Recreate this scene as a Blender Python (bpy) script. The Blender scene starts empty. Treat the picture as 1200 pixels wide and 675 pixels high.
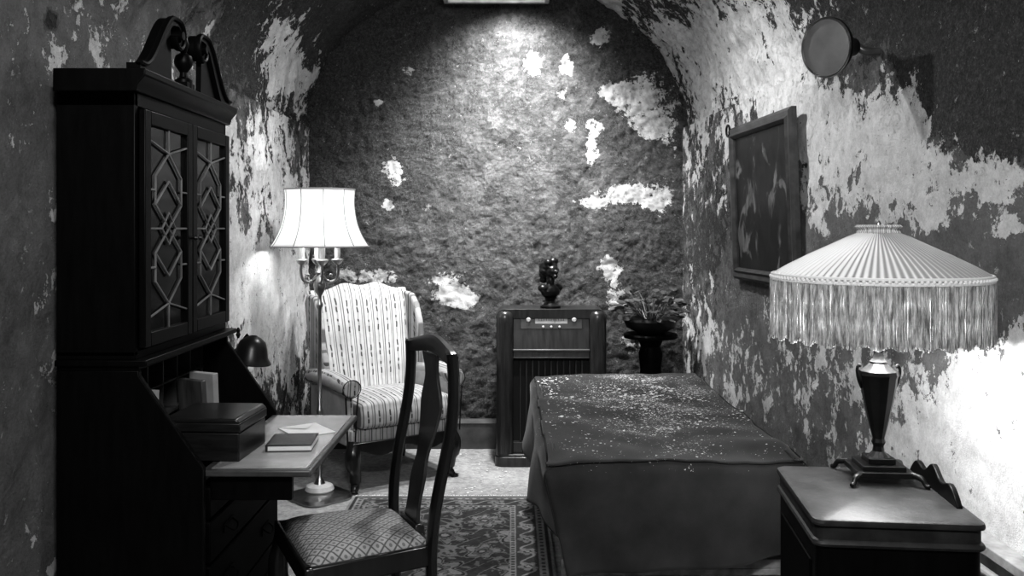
import bpy, bmesh, math, random
from mathutils import Vector, Matrix, noise
random.seed(7)
R=math.radians
S=bpy.context.scene
C=S.collection
H=1.45; F=1050.0
def proj(x,y,z): return 600+F*x/max(y,.3), 268-F*(z-H)/max(y,.3)
# ---------------------------------------------------------------- helpers
def box(bm,x0,x1,y0,y1,z0,z1):
    v=[bm.verts.new(p) for p in ((x0,y0,z0),(x1,y0,z0),(x1,y1,z0),(x0,y1,z0),(x0,y0,z1),(x1,y0,z1),(x1,y1,z1),(x0,y1,z1))]
    for f in ((3,2,1,0),(4,5,6,7),(0,1,5,4),(1,2,6,5),(2,3,7,6),(3,0,4,7)): bm.faces.new([v[i] for i in f])
    return v
def prism(bm,pts,axis,a,b):
    def P(p,t):
        if axis=='x': return (t,p[0],p[1])
        if axis=='y': return (p[0],t,p[1])
        return (p[0],p[1],t)
    A=[bm.verts.new(P(p,a)) for p in pts]; B=[bm.verts.new(P(p,b)) for p in pts]
    n=len(pts)
    bm.faces.new(A); bm.faces.new(B[::-1])
    for i in range(n): bm.faces.new((A[i],B[i],B[(i+1)%n],A[(i+1)%n]))
    return A+B
def lathe(bm,prof,cx=0,cy=0,seg=32,rf=None,rot=0,close=True,zf=None):
    rings=[]
    for (r,z) in prof:
        ring=[]
        for k in range(seg):
            a=2*math.pi*k/seg+rot
            rr=r*(rf(a,z) if rf else 1)
            ring.append(bm.verts.new((cx+rr*math.cos(a),cy+rr*math.sin(a),z+(zf(a,r,z) if zf else 0))))
        rings.append(ring)
    for i in range(len(rings)-1):
        for k in range(seg):
            k2=(k+1)%seg
            bm.faces.new((rings[i][k],rings[i][k2],rings[i+1][k2],rings[i+1][k]))
    if close:
        bm.faces.new(rings[0][::-1]); bm.faces.new(rings[-1])
def tube(bm,pts,rad,seg=10,sx=1.0,sy=1.0,up=None,rot=0):
    pts=[Vector(p) for p in pts]; n=len(pts)
    if not isinstance(rad,(list,tuple)): rad=[rad]*n
    rings=[]; prev=None
    for i,p in enumerate(pts):
        t=(pts[min(i+1,n-1)]-pts[max(i-1,0)]).normalized()
        if prev is None:
            u=Vector(up) if up else (Vector((0,0,1)) if abs(t.z)<.9 else Vector((1,0,0)))
        else: u=prev
        u=(u-t*u.dot(t)).normalized(); w=t.cross(u); prev=u
        ring=[]
        for k in range(seg):
            a=2*math.pi*k/seg+rot
            ring.append(bm.verts.new(p+u*(math.cos(a)*rad[i]*sx)+w*(math.sin(a)*rad[i]*sy)))
        rings.append(ring)
    for i in range(n-1):
        for k in range(seg):
            k2=(k+1)%seg
            bm.faces.new((rings[i][k],rings[i][k2],rings[i+1][k2],rings[i+1][k]))
    bm.faces.new(rings[0][::-1]); bm.faces.new(rings[-1])
def ball(bm,c,r,sc=(1,1,1),sub=2):
    m=Matrix.Translation(c)@Matrix.Diagonal((sc[0]*r,sc[1]*r,sc[2]*r,1))
    bmesh.ops.create_icosphere(bm,subdivisions=sub,radius=1,matrix=m)
def smoothpts(pts,n=6):
    P=[Vector(p) for p in pts]; out=[]
    for i in range(len(P)-1):
        p0=P[max(i-1,0)];p1=P[i];p2=P[i+1];p3=P[min(i+2,len(P)-1)]
        for k in range(n):
            t=k/n
            out.append(.5*((2*p1)+(p2-p0)*t+(2*p0-5*p1+4*p2-p3)*t*t+(3*p1-p0-3*p2+p3)*t**3))
    out.append(P[-1]); return out
def obj(name,bm,mat,parent=None,bev=0,sub=0,ang=40,seg=2,label=None,kind=None):
    bmesh.ops.recalc_face_normals(bm,faces=bm.faces[:])
    me=bpy.data.meshes.new(name); bm.to_mesh(me); bm.free()
    me.polygons.foreach_set('use_smooth',[True]*len(me.polygons))
    if not sub: me.set_sharp_from_angle(angle=R(ang))
    me.materials.append(mat)
    o=bpy.data.objects.new(name,me); C.objects.link(o)
    if parent: o.parent=parent
    if bev:
        m=o.modifiers.new('bevel','BEVEL'); m.width=bev; m.segments=seg; m.limit_method='ANGLE'; m.angle_limit=R(35)
        m.harden_normals=False
    if sub:
        m=o.modifiers.new('sub','SUBSURF'); m.levels=sub; m.render_levels=sub
    if label: o['label']=label
    if kind: o['kind']=kind
    return o
def thing(name,label,cat,loc=(0,0,0),rotz=0,group=None):
    o=bpy.data.objects.new(name,None); C.objects.link(o); o.empty_display_size=.1
    o.location=loc; o.rotation_euler=(0,0,rotz); o['label']=label; o['category']=cat
    if group:o['group']=group
    return o
def tag(o,label,cat,group=None,kind=None):
    o['label']=label;o['category']=cat
    if group:o['group']=group
    if kind:o['kind']=kind
    return o
B=bmesh.new
# ---------------------------------------------------------------- materials
def g(v): return (v,v,v,1)
class NT:
    def __init__(s,name):
        s.m=bpy.data.materials.new(name); s.m.use_nodes=True; s.t=s.m.node_tree
        s.n=s.t.nodes; s.l=s.t.links; s.b=s.n['Principled BSDF']; s.o=s.n['Material Output']
    def node(s,ty,**k):
        n=s.n.new(ty)
        for a,b in k.items(): setattr(n,a,b)
        return n
    def link(s,a,b): s.l.new(a,b)
    def coord(s,scale=(1,1,1),out='Object'):
        tc=s.node('ShaderNodeTexCoord'); mp=s.node('ShaderNodeMapping'); mp.inputs['Scale'].default_value=scale
        s.link(tc.outputs[out],mp.inputs['Vector']); return mp.outputs['Vector']
    def noise(s,vec,scale,detail=6,rough=.55,dist=0):
        n=s.node('ShaderNodeTexNoise'); n.inputs['Scale'].default_value=scale; n.inputs['Detail'].default_value=detail
        n.inputs['Roughness'].default_value=rough; n.inputs['Distortion'].default_value=dist
        s.link(vec,n.inputs['Vector']); return n.outputs['Fac']
    def math(s,op,a,b=0,c=None,clamp=False):
        n=s.node('ShaderNodeMath',operation=op,use_clamp=clamp)
        for i,v in enumerate((a,b,c)):
            if v is None: continue
            if isinstance(v,(int,float)): n.inputs[i].default_value=v
            else: s.link(v,n.inputs[i])
        return n.outputs[0]
    def ramp(s,fac,stops,interp='LINEAR'):
        r=s.node('ShaderNodeValToRGB'); r.color_ramp.interpolation=interp
        e=r.color_ramp.elements
        while len(e)<len(stops): e.new(.5)
        for el,(p,v) in zip(e,stops): el.position=p; el.color=g(v)
        s.link(fac,r.inputs['Fac']); return r.outputs['Color']
    def mix(s,f,a,b):
        n=s.node('ShaderNodeMix',data_type='RGBA')
        for sock,v in ((n.inputs[0],f),(n.inputs[6],a),(n.inputs[7],b)):
            if isinstance(v,(int,float)): sock.default_value = v if sock==n.inputs[0] else g(v)
            else: s.link(v,sock)
        return n.outputs[2]
    def bump(s,h,strength=.5,dist=.01):
        b=s.node('ShaderNodeBump'); b.inputs['Strength'].default_value=strength; b.inputs['Distance'].default_value=dist
        s.link(h,b.inputs['Height']); s.link(b.outputs['Normal'],s.b.inputs['Normal'])
def simple(name,lo,hi,rough=.5,scale=12,metal=0,bump=.15,bd=.003,stretch=(1,1,1),coat=0,spec=.5,sheen=0):
    t=NT(name); v=t.coord(stretch); n=t.noise(v,scale,6,.6)
    t.link(t.ramp(n,[(.3,lo),(.7,hi)]),t.b.inputs['Base Color'])
    t.b.inputs['Roughness'].default_value=rough; t.b.inputs['Metallic'].default_value=metal
    t.b.inputs['Coat Weight'].default_value=coat; t.b.inputs['Specular IOR Level'].default_value=spec
    t.b.inputs['Sheen Weight'].default_value=sheen
    n2=t.noise(v,scale*4,4,.6)
    if bump: t.bump(n2,bump,bd)
    return t.m
M={}
M['wood']=simple('dark_walnut',.0015,.0045,.42,7,stretch=(6,1,1),bump=.08,spec=.12)
M['wood_gloss']=simple('polished_walnut',.007,.022,.3,8,stretch=(1,1,6),bump=.04,spec=.35)
M['drawerwood']=simple('drawer_walnut',.001,.003,.5,8,stretch=(1,1,6),bump=.04,spec=.05)
M['chairwood']=simple('chair_walnut',.005,.015,.28,8,stretch=(4,4,1),bump=.05,coat=.12)
M['splatwood']=simple('splat_walnut',.012,.035,.3,8,stretch=(4,4,1),bump=.05,coat=.2)
M['wood_mid']=simple('worn_wood',.03,.09,.4,8,stretch=(1,6,1),bump=.06)
M['lid_sheen']=simple('lid_sheen_tone',.22,.36,.24,6,bump=.05)  # pale tone carrying the lamplit sheen of the desk lid
M['muntin']=simple('glazing_bar',.08,.18,.3,10)
M['glass']=simple('dark_glass',.004,.01,.08,2,bump=0,spec=.3)
M['brass']=simple('aged_brass',.3,.5,.28,15,metal=1)
M['darkmetal']=simple('dark_metal',.012,.03,.35,10,metal=.6)
M['iron']=simple('bed_iron',.08,.25,.5,20,metal=.2,bump=.3)
M['paper']=simple('paper',.65,.8,.8,8)
M['paperdull']=simple('aged_paper',.25,.38,.8,8)
M['cream']=simple('ceramic_cream',.5,.65,.25,6,bump=0)
M['neck']=simple('grey_ceramic',.03,.05,.35,6,bump=0,spec=.2)
M['bookcover']=simple('book_cover',.015,.03,.45,20)
M['black']=simple('black_cavity',.004,.008,.7,5)
M['leaf']=simple('leaf',.02,.11,.4,15)
M['potmat']=simple('dark_pot',.006,.015,.45,10,spec=.25)
M['mattress']=simple('mattress_ticking',.15,.25,.9,10)
M['opal']=simple('opal_diffuser',.10,.22,.5,4)
M['bronze']=simple('dark_bronze',.008,.02,.3,15,metal=.3)
M['marble']=simple('pale_stone',.4,.6,.4,10)
M['flake']=simple('flake',.5,.75,.8,10)
M['trimwood']=simple('worn_white_rail',.12,.35,.6,12)
M['radio']=simple('radio_veneer',.010,.035,.3,6,stretch=(8,1,1),bump=.04,coat=.25)
M['radio_light']=simple('radio_grille_bars',.05,.10,.4,8)
M['grille']=simple('radio_grille_dim',.02,.045,.45,8)
M['dial']=simple('radio_dial',.45,.6,.35,30)
M['mould']=simple('picture_frame',.03,.09,.35,14,bump=.2)
# blanket with settled dust
t=NT('blanket_cloth'); v=t.coord(); n=t.noise(v,5,6,.6)
base=t.ramp(n,[(.3,.016),(.7,.034)])
tc=t.node('ShaderNodeTexCoord'); sp=t.node('ShaderNodeSeparateXYZ'); t.link(tc.outputs['Object'],sp.inputs[0])
dx=t.math('MULTIPLY',t.math('SUBTRACT',sp.outputs[0],.66),2.0); dy=t.math('MULTIPLY',t.math('SUBTRACT',sp.outputs[1],4.5),.95)
rr_=t.math('SQRT',t.math('ADD',t.math('MULTIPLY',dx,dx),t.math('MULTIPLY',dy,dy)))
reg=t.math('MULTIPLY',t.math('SUBTRACT',1.25,rr_,clamp=True),.12)
zz=t.ramp(sp.outputs[2],[(.56,0),(.58,1)])
reg=t.math('MULTIPLY',reg,zz)
dn=t.math('ADD',t.noise(v,90,3,.6),t.math('MULTIPLY',t.math('SUBTRACT',t.noise(v,6,4,.6),.5),.5))
dm=t.math('MULTIPLY',t.ramp(t.math('ADD',dn,reg),[(.71,0),(.73,1)]),zz)
dm2=t.math('MULTIPLY',t.ramp(t.noise(v,6,6,.6),[(.45,0),(.65,1)]),t.math('MULTIPLY',reg,.9))
col=t.mix(dm2,base,.42); col=t.mix(t.math('MULTIPLY',dm,.9),col,.5)
t.link(col,t.b.inputs['Base Color']); t.b.inputs['Roughness'].default_value=.85
t.b.inputs['Sheen Weight'].default_value=.12; t.b.inputs['Specular IOR Level'].default_value=.15
t.bump(t.noise(v,260,3,.6),.3,.002); M['blanket']=t.m
# shade
def shade_mat(name,tr,em,base=.75,pleat=0,mott=0,lo=.35):
    t=NT(name); d=t.node('ShaderNodeBsdfDiffuse'); x=t.node('ShaderNodeBsdfTranslucent')
    d.inputs[0].default_value=g(base); x.inputs[0].default_value=g(base)
    if pleat or mott:
        tc=t.node('ShaderNodeTexCoord'); sp=t.node('ShaderNodeSeparateXYZ'); t.link(tc.outputs['Object'],sp.inputs[0])
        if pleat:
            an=t.math('ARCTAN2',sp.outputs[1],sp.outputs[0]); s_=t.math('SINE',t.math('MULTIPLY',an,pleat))
            c=t.ramp(t.math('MULTIPLY_ADD',s_,.5,.5),[(.1,base*lo),(.85,base)])  # stripes for pleat thickness and the shading of the folds, put in colour
        else:
            v=t.coord((1,1,.16)); c=t.ramp(t.noise(v,mott,5,.75),[(.38,base*lo),(.60,base)])
        t.link(c,d.inputs[0]); t.link(c,x.inputs[0])
    mx=t.node('ShaderNodeMixShader'); mx.inputs[0].default_value=tr
    t.link(d.outputs[0],mx.inputs[1]); t.link(x.outputs[0],mx.inputs[2])
    e=t.node('ShaderNodeEmission'); e.inputs[0].default_value=g(1); e.inputs[1].default_value=em
    ad=t.node('ShaderNodeAddShader'); t.link(mx.outputs[0],ad.inputs[0]); t.link(e.outputs[0],ad.inputs[1])
    t.link(ad.outputs[0],t.o.inputs['Surface']); return t.m
M['shade']=shade_mat('lamp_shade_silk',.5,.20)
M['shade_trim']=shade_mat('lamp_shade_trim',.25,.02,.35)
M['shade2']=shade_mat('pleated_silk',.22,.02,.66,pleat=88,lo=.42)
M['braid']=shade_mat('shade_braid',.3,.08,.7)
M['fringe']=shade_mat('bead_fringe',.48,.0,.88,mott=110,lo=.3)
# wall
def wallmat(name,d0,d1,m0,m1,l0,l1,stretch=(1,1,1),rock=.6,fk=.64,sA=3.6,aA=1.9,aB=1.8,aE=.8,bd=.03,hole=.375,pit=0):
    t=NT(name); v=t.coord(stretch); v1=t.coord()
    a1=t.node('ShaderNodeAttribute',attribute_name='peel').outputs['Fac']
    a2=t.node('ShaderNodeAttribute',attribute_name='plas').outputs['Fac']
    nA=t.noise(v,sA,13,.64,.3); nB=t.noise(v,13,12,.74,.1); nC=t.noise(v1,55,9,.8); nD=t.noise(v1,8,13,.72,.5); nE=t.noise(v1,38,8,.75)
    s=t.math('MULTIPLY_ADD',t.math('SUBTRACT',nA,.5),aA,a1)
    s=t.math('MULTIPLY_ADD',t.math('SUBTRACT',nB,.5),aB,s)
    s=t.math('MULTIPLY_ADD',t.math('SUBTRACT',nE,.5),aE,s)
    pm=t.ramp(s,[(.499,0),(.505,1)])
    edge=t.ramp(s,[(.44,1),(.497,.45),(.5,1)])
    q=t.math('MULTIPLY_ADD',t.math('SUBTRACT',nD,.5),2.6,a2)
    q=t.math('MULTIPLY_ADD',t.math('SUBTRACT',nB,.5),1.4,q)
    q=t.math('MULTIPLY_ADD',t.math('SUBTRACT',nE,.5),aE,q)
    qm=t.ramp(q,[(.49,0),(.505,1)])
    q2=t.ramp(q,[(.76,.68),(.77,1)])
    fine=t.noise(v1,150,5,.75)
    dark=t.ramp(t.math('MULTIPLY_ADD',fine,.45,t.math('MULTIPLY',nC,.55)),[(.38,d0),(.51,(d0+d1)*.4),(.62,d1)])
    mid=t.ramp(t.math('MULTIPLY_ADD',fine,.3,t.math('MULTIPLY',t.noise(v1,7,13,.82),.7)),[(.38,m0),(.62,m1)]); lt=t.ramp(t.math('MULTIPLY_ADD',fine,.2,t.math('MULTIPLY',t.noise(v1,14,13,.85),.8)),[(.38,l0),(.58,l1)])
    mm=t.node('ShaderNodeMix',data_type='RGBA',blend_type='MULTIPLY'); mm.inputs[0].default_value=1; t.link(mid,mm.inputs[6]); t.link(q2,mm.inputs[7]); mid=mm.outputs[2]
    fl=t.ramp(t.noise(v1,17,12,.78),[(hole,0),(hole+.006,1)])
    col=t.mix(qm,dark,mid); lt=t.mix(fl,t.mix(.35,dark,mid),lt); col=t.mix(pm,col,lt)
    fl2=t.ramp(t.noise(v1,22,11,.76,.4),[(fk,0),(fk+.006,1)])
    col=t.mix(fl2,col,t.mix(.8,col,lt))
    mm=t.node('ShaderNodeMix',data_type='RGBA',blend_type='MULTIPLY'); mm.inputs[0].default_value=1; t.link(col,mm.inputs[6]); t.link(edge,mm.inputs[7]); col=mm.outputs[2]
    t.link(col,t.b.inputs['Base Color']); t.b.inputs['Roughness'].default_value=.8; t.b.inputs['Specular IOR Level'].default_value=.2
    vo=t.node('ShaderNodeTexVoronoi'); vo.inputs['Scale'].default_value=42; t.link(v1,vo.inputs['Vector'])
    h=t.math('MULTIPLY',nC,rock*1.6); h=t.math('MULTIPLY_ADD',vo.outputs['Distance'],.35*rock,h)
    h=t.math('MULTIPLY_ADD',nB,.8*rock,h)
    if pit:
        vp=t.node('ShaderNodeTexVoronoi'); vp.inputs['Scale'].default_value=16
        wv=t.node('ShaderNodeVectorMath',operation='ADD'); nn=t.node('ShaderNodeTexNoise'); nn.inputs['Scale'].default_value=14; t.link(v1,nn.inputs['Vector'])
        sc_=t.node('ShaderNodeVectorMath',operation='SCALE'); sc_.inputs['Scale'].default_value=.09; t.link(nn.outputs['Color'],sc_.inputs[0])
        t.link(v1,wv.inputs[0]); t.link(sc_.outputs[0],wv.inputs[1]); t.link(wv.outputs[0],vp.inputs['Vector'])
        h=t.math('MULTIPLY_ADD',t.ramp(vp.outputs['Distance'],[(.08,0),(.45,1)]),pit,h)
    inv=t.math('SUBTRACT',1.0,pm); h=t.math('MULTIPLY',t.math('SUBTRACT',h,rock),t.math('MULTIPLY_ADD',inv,.85,.15))
    h=t.math('MULTIPLY_ADD',pm,.55,h); h=t.math('MULTIPLY_ADD',qm,.25,h)
    h=t.math('MULTIPLY_ADD',fine,.25,h)
    t.bump(h,1.0,bd); return t.m
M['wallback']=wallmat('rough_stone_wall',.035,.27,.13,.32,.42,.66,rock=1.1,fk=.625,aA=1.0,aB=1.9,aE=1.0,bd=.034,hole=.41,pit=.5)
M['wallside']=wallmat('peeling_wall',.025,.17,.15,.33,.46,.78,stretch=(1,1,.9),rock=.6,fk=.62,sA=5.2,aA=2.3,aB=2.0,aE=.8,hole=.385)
# floor
t=NT('dusty_floor'); v=t.coord(); a=t.noise(v,3,10,.65); b=t.noise(v,30,8,.7)
c=t.mix(t.ramp(b,[(.4,0),(.62,1)]),t.ramp(a,[(.3,.16),(.7,.32)]),t.ramp(a,[(.3,.3),(.7,.48)]))
t.link(c,t.b.inputs['Base Color']); t.b.inputs['Roughness'].default_value=.85; t.bump(b,.4,.006); M['floor']=t.m
# attribute coloured (rug)
t=NT('rug_wool'); at=t.node('ShaderNodeAttribute',attribute_name='tone').outputs['Fac']; v=t.coord()
n=t.noise(v,90,4,.7); k=t.math('MULTIPLY',at,t.math('MULTIPLY_ADD',n,1.2,.4))
wear=t.ramp(t.noise(v,5,8,.7),[(.35,.6),(.65,1.0)])
k=t.math('MULTIPLY',k,t.math('MULTIPLY',wear,1.4))
cc=t.node('ShaderNodeCombineColor')
for i in range(3): t.link(k,cc.inputs[i])
t.link(cc.outputs[0],t.b.inputs['Base Color']); t.b.inputs['Roughness'].default_value=.95; t.b.inputs['Specular IOR Level'].default_value=.1
t.bump(n,.6,.004); M['rug']=t.m
# striped upholstery
def stripe_mat(name,attr=None,per=.060,lo=.33,hi=.52):
    t=NT(name); tc=t.node('ShaderNodeTexCoord'); sp=t.node('ShaderNodeSeparateXYZ'); t.link(tc.outputs['Object'],sp.inputs[0])
    X=sp.outputs[0];Z=sp.outputs[2];Y=sp.outputs[1]
    if attr: X=t.node('ShaderNodeAttribute',attribute_name=attr).outputs['Fac']
    wob=t.math('MULTIPLY',t.math('SINE',t.math('MULTIPLY',t.math('ADD',Z,Y),75)),.0012)
    u=t.math('ADD',X,wob); k=2*math.pi/per
    w1=t.math('SINE',t.math('MULTIPLY',u,k)); s1=t.ramp(w1,[(.85,0),(.92,1)])
    dash=t.ramp(t.math('ADD',t.math('SINE',t.math('MULTIPLY',t.math('SUBTRACT',Z,Y),150)),t.math('SINE',t.math('MULTIPLY',t.math('SUBTRACT',Z,Y),61))),[(.0,.4),(.3,1)])
    w2=t.math('SINE',t.math('MULTIPLY_ADD',X,k,2.6)); s2=t.ramp(w2,[(.92,0),(.96,1)])
    w3=t.math('SINE',t.math('MULTIPLY_ADD',X,k,3.9)); s3=t.ramp(w3,[(.95,0),(.98,1)])
    base=t.ramp(t.noise(t.coord(),9,8,.7),[(.3,lo),(.7,hi)])
    c=t.mix(t.math('MULTIPLY',s1,dash),base,lo*.15); c=t.mix(s2,c,lo*.35); c=t.mix(s3,c,lo*.5)
    t.link(c,t.b.inputs['Base Color']); t.b.inputs['Roughness'].default_value=.75; t.bump(t.noise(t.coord(),150,3,.6),.2,.002); return t.m
M['stripe']=stripe_mat('striped_upholstery',lo=.28,hi=.45); M['stripe_back']=stripe_mat('striped_upholstery_back','su',lo=.38,hi=.58); M['stripe_wing_shaded']=stripe_mat('striped_upholstery_wing_shaded','su',lo=.24,hi=.40)  # same upholstery: wings darkened as painted shade, backrest paled as if lit
# diamond seat fabric
t=NT('diamond_fabric'); tc=t.node('ShaderNodeTexCoord'); sp=t.node('ShaderNodeSeparateXYZ'); t.link(tc.outputs['Object'],sp.inputs[0])
k=2*math.pi/.040
A=t.math('ABSOLUTE',t.math('SINE',t.math('MULTIPLY',t.math('ADD',sp.outputs[0],sp.outputs[1]),k/2)))
D=t.math('ABSOLUTE',t.math('SINE',t.math('MULTIPLY',t.math('SUBTRACT',sp.outputs[0],sp.outputs[1]),k/2)))
mn=t.math('MINIMUM',A,D); mxx=t.math('MULTIPLY',A,D)
c=t.mix(t.ramp(mn,[(.16,0),(.34,1)]),.07,.28); c=t.mix(t.ramp(mxx,[(.8,0),(.9,1)]),c,.12)
t.link(c,t.b.inputs['Base Color']); t.b.inputs['Roughness'].default_value=.7; t.bump(mn,.3,.003); M['diamond']=t.m
# painting
t=NT('painting'); v=t.coord((1,1,.6)); n=t.noise(v,5.5,6,.55,1.5); n2=t.noise(v,14,6,.6,.8)
c=t.mix(t.ramp(n,[(.55,0),(.61,1)]),t.ramp(n2,[(.3,.006),(.7,.022)]),t.ramp(n2,[(.3,.04),(.7,.18)]))
t.link(c,t.b.inputs['Base Color']); t.b.inputs['Roughness'].default_value=.4; t.b.inputs['Specular IOR Level'].default_value=.25; M['painting']=t.m
M['emit']=NT('lamp_glow').m
bb=M['emit'].node_tree.nodes['Principled BSDF']; bb.inputs['Emission Color'].default_value=g(1); bb.inputs['Emission Strength'].default_value=4
M['sky']=NT('skylight_glow').m
bb=M['sky'].node_tree.nodes['Principled BSDF']; bb.inputs['Emission Color'].default_value=g(1); bb.inputs['Emission Strength'].default_value=2
# ---------------------------------------------------------------- room shell
YB=5.93; XL=-1.33
def XR(y): return 1.446-.055*y
SPR=2.12; RISE=.96
back=[(460,200,20,20,1.1),(478,82,11,7,1.1),(443,119,8,6,1.0),(440,325,30,12,1.05),(524,335,25,22,1.0),(545,352,17,11,1.0),(453,238,9,9,.9),(625,75,11,20,1.15),(665,75,11,15,1.1),
 (658,110,8,9,1.0),(668,148,9,11,1.1),(705,42,15,15,1.1),(748,122,32,34,1.05),(716,108,17,11,.95),(765,150,18,14,.8),(694,175,8,19,1.1),(693,238,24,10,1.0),(728,225,23,12,.9),
 (768,232,23,20,.9),(716,312,18,14,1.0),(722,345,15,20,.9),(742,402,16,22,.95),(500,245,10,8,.8),(697,148,10,8,.9),(560,250,9,7,.6),(790,180,12,60,.5),(400,320,14,14,.75),(790,40,20,60,.5),(780,300,10,30,.4),(685,280,26,8,.5),(580,30,60,20,.2)]
right=[(835,50,45,50,.3),(815,120,14,60,.3),(900,100,60,60,.35),(885,60,50,50,.2),(1010,190,100,60,.5),(1090,160,70,60,.4),(1150,210,30,26,.6),(985,110,60,40,.3),(1185,268,18,10,.8),
 (1160,85,60,80,-1.4),(1060,20,80,26,-.5),(1025,60,30,40,-.3),(830,290,30,40,-.2),(1060,320,160,50,-.8),(1080,262,30,16,.5),(900,280,60,120,.0),(1150,510,90,110,.75),(1150,600,90,80,.7),  # lower right blobs: pale plaster, brightened further to paint in the lamp's glow
 (990,70,30,30,-.4),(820,380,20,60,.25),(880,430,70,60,.1),(965,300,26,60,.35),(950,400,60,60,.05),(700,12,25,20,.6),(770,50,30,20,.35),(730,20,30,18,-.1),(1190,20,60,60,-.5)]
rightp=[(1160,85,65,85,-1.6),(1080,320,170,110,1.0),(1130,500,150,170,1.8),(830,290,40,60,-.4),(880,420,90,110,.3),(960,470,70,70,.7),(815,350,20,80,-.2),(1050,20,90,30,-.5)]
left=[(333,50,24,45,.6),(352,92,14,22,.6),(300,20,30,40,-.5),(290,95,20,40,-.3),(292,185,26,40,.3),(335,200,24,70,.35),(275,250,20,30,.2),(305,325,44,50,.6),(320,400,40,40,.4),(345,340,20,90,.2),  # patch beside the floor lamp: pale paint plus its painted-in lamplight
 (350,150,8,40,-.3),(100,30,80,60,.05),(65,25,20,25,-.5),(200,15,40,40,-.2),(420,30,60,40,-.4),(25,350,40,300,-.30),(20,60,40,60,.10)]
leftp=[(25,300,60,600,1.6),(120,30,90,70,1.3),(200,15,40,40,.1),(300,30,30,50,-.4),(420,30,70,60,-.7),(310,330,60,80,.5),(65,25,14,20,-2.6),(330,470,60,60,-.2)]
def blobs(L,px,py):
    s=0
    for (x,y,rx,ry,a) in L:
        d=((px-x)/rx)**2+((py-y)/ry)**2
        if d<9: s+=a*math.exp(-d*.75)
    return s
def shell(name,nu,nv,fn,nrm,pf,mat,amp,rough=0):
    verts=[];peel=[];plas=[]
    for i in range(nu+1):
        for j in range(nv+1):
            p=Vector(fn(i/nu,j/nv)); n=Vector(nrm(i/nu,j/nv))
            d=noise.fractal(p*2.3,1.0,2.0,5)*.5+noise.fractal(p*9+Vector((3,1,7)),.6,2.1,4)*.45
            px,py=proj(*p)
            a,b=pf(px,py,p)
            peel.append(a);plas.append(b)
            off=amp*(.55-.55*max(-1,min(1,d)))
            if rough: off+=rough*noise.fractal(p*26,.4,2.2,3)
            verts.append(p+n*off)
    faces=[(i*(nv+1)+j,(i+1)*(nv+1)+j,(i+1)*(nv+1)+j+1,i*(nv+1)+j+1) for i in range(nu) for j in range(nv)]
    me=bpy.data.meshes.new(name); me.from_pydata(verts,[],faces)
    for nm,d in (('peel',peel),('plas',plas)):
        at=me.attributes.new(nm,'FLOAT','POINT'); at.data.foreach_set('value',d)
    me.polygons.foreach_set('use_smooth',[True]*len(me.polygons)); me.materials.append(mat)
    o=bpy.data.objects.new(name,me); C.objects.link(o); o['kind']='structure'; return o
Y0=-.9
def ym(u): return Y0+(YB+.10-Y0)*u
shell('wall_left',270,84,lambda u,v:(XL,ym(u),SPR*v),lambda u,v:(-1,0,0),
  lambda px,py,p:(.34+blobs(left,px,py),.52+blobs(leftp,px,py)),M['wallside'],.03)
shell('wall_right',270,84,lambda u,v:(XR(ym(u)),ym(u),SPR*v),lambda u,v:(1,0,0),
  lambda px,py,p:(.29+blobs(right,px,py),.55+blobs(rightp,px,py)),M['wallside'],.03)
def arch(u,v):
    y=ym(u); xr=XR(y); cx=(XL+xr)/2; hw=(xr-XL)/2; a=math.pi*v
    return (cx-hw*math.cos(a),y,SPR+RISE*math.sin(a))
def pceil(px,py,p):
    if p.x<-.1: return (.32+blobs(left,px,py),.42+blobs(leftp,px,py))
    return (.36+blobs(right,px,py),.45+blobs(rightp,px,py))
shell('ceiling',300,150,arch,lambda u,v:(-math.cos(math.pi*v),0,math.sin(math.pi*v)),pceil,M['wallside'],.07)
def bk(u,v):
    x=XL-.06+(XR(YB)-XL+.12)*u; cx=(XL+XR(YB))/2; hw=(XR(YB)-XL)/2+.08
    z=SPR+(RISE+.08)*math.sqrt(max(0,1-((x-cx)/hw)**2))
    return (x,YB,z*v)
def pback(px,py,p):
    d=blobs(back,px,py)
    return (-.26+d, .34+.4*blobs([(600,120,110,240,1),(560,300,120,90,.6),(480,150,60,100,-.5),(760,200,60,60,.2),(420,140,40,100,-.9)],px,py))  # mid-wall lightened to paint in the skylight's beam; left darker, part stone, part falloff
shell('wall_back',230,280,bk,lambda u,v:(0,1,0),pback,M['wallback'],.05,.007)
bm=B()
vs=[bm.verts.new(p) for p in ((-1.45,Y0,0),(1.6,Y0,0),(1.6,6.05,0),(-1.45,6.05,0))]; bm.faces.new(vs)
o=obj('floor',bm,M['floor'],kind='structure')
bm=B(); box(bm,-1.30,1.08,5.895,5.93,0,.17); prism(bm,[(5.888,.17),(5.93,.17),(5.93,.195),(5.90,.195)],'x',-1.30,1.08)
obj('baseboard_back',bm,M['wood_mid'],kind='structure')
bm=B(); box(bm,1.27,1.33,1.7,2.62,.57,.60); box(bm,1.30,1.33,1.7,2.62,.40,.57); tube(bm,[(1.285,1.7,.52),(1.285,2.62,.52)],.012)
obj('trim_1',bm,M['trimwood'],kind='structure',bev=.004)
# skylight
bm=B()
sx,sy,sz=-.10,5.60,2.905
box(bm,sx-.34,sx+.34,sy-.20,sy-.17,sz,sz+.28);box(bm,sx-.34,sx+.34,sy+.17,sy+.20,sz,sz+.28)
box(bm,sx-.34,sx-.31,sy-.17,sy+.17,sz,sz+.28);box(bm,sx+.31,sx+.34,sy-.17,sy+.17,sz,sz+.28)
wn=obj('window_1',bm,M['trimwood'],kind='structure',bev=.005)
bm=B(); box(bm,sx-.31,sx+.31,sy-.17,sy+.17,sz+.03,sz+.04); obj('skylight_pane',bm,M['sky'],wn)
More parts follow.
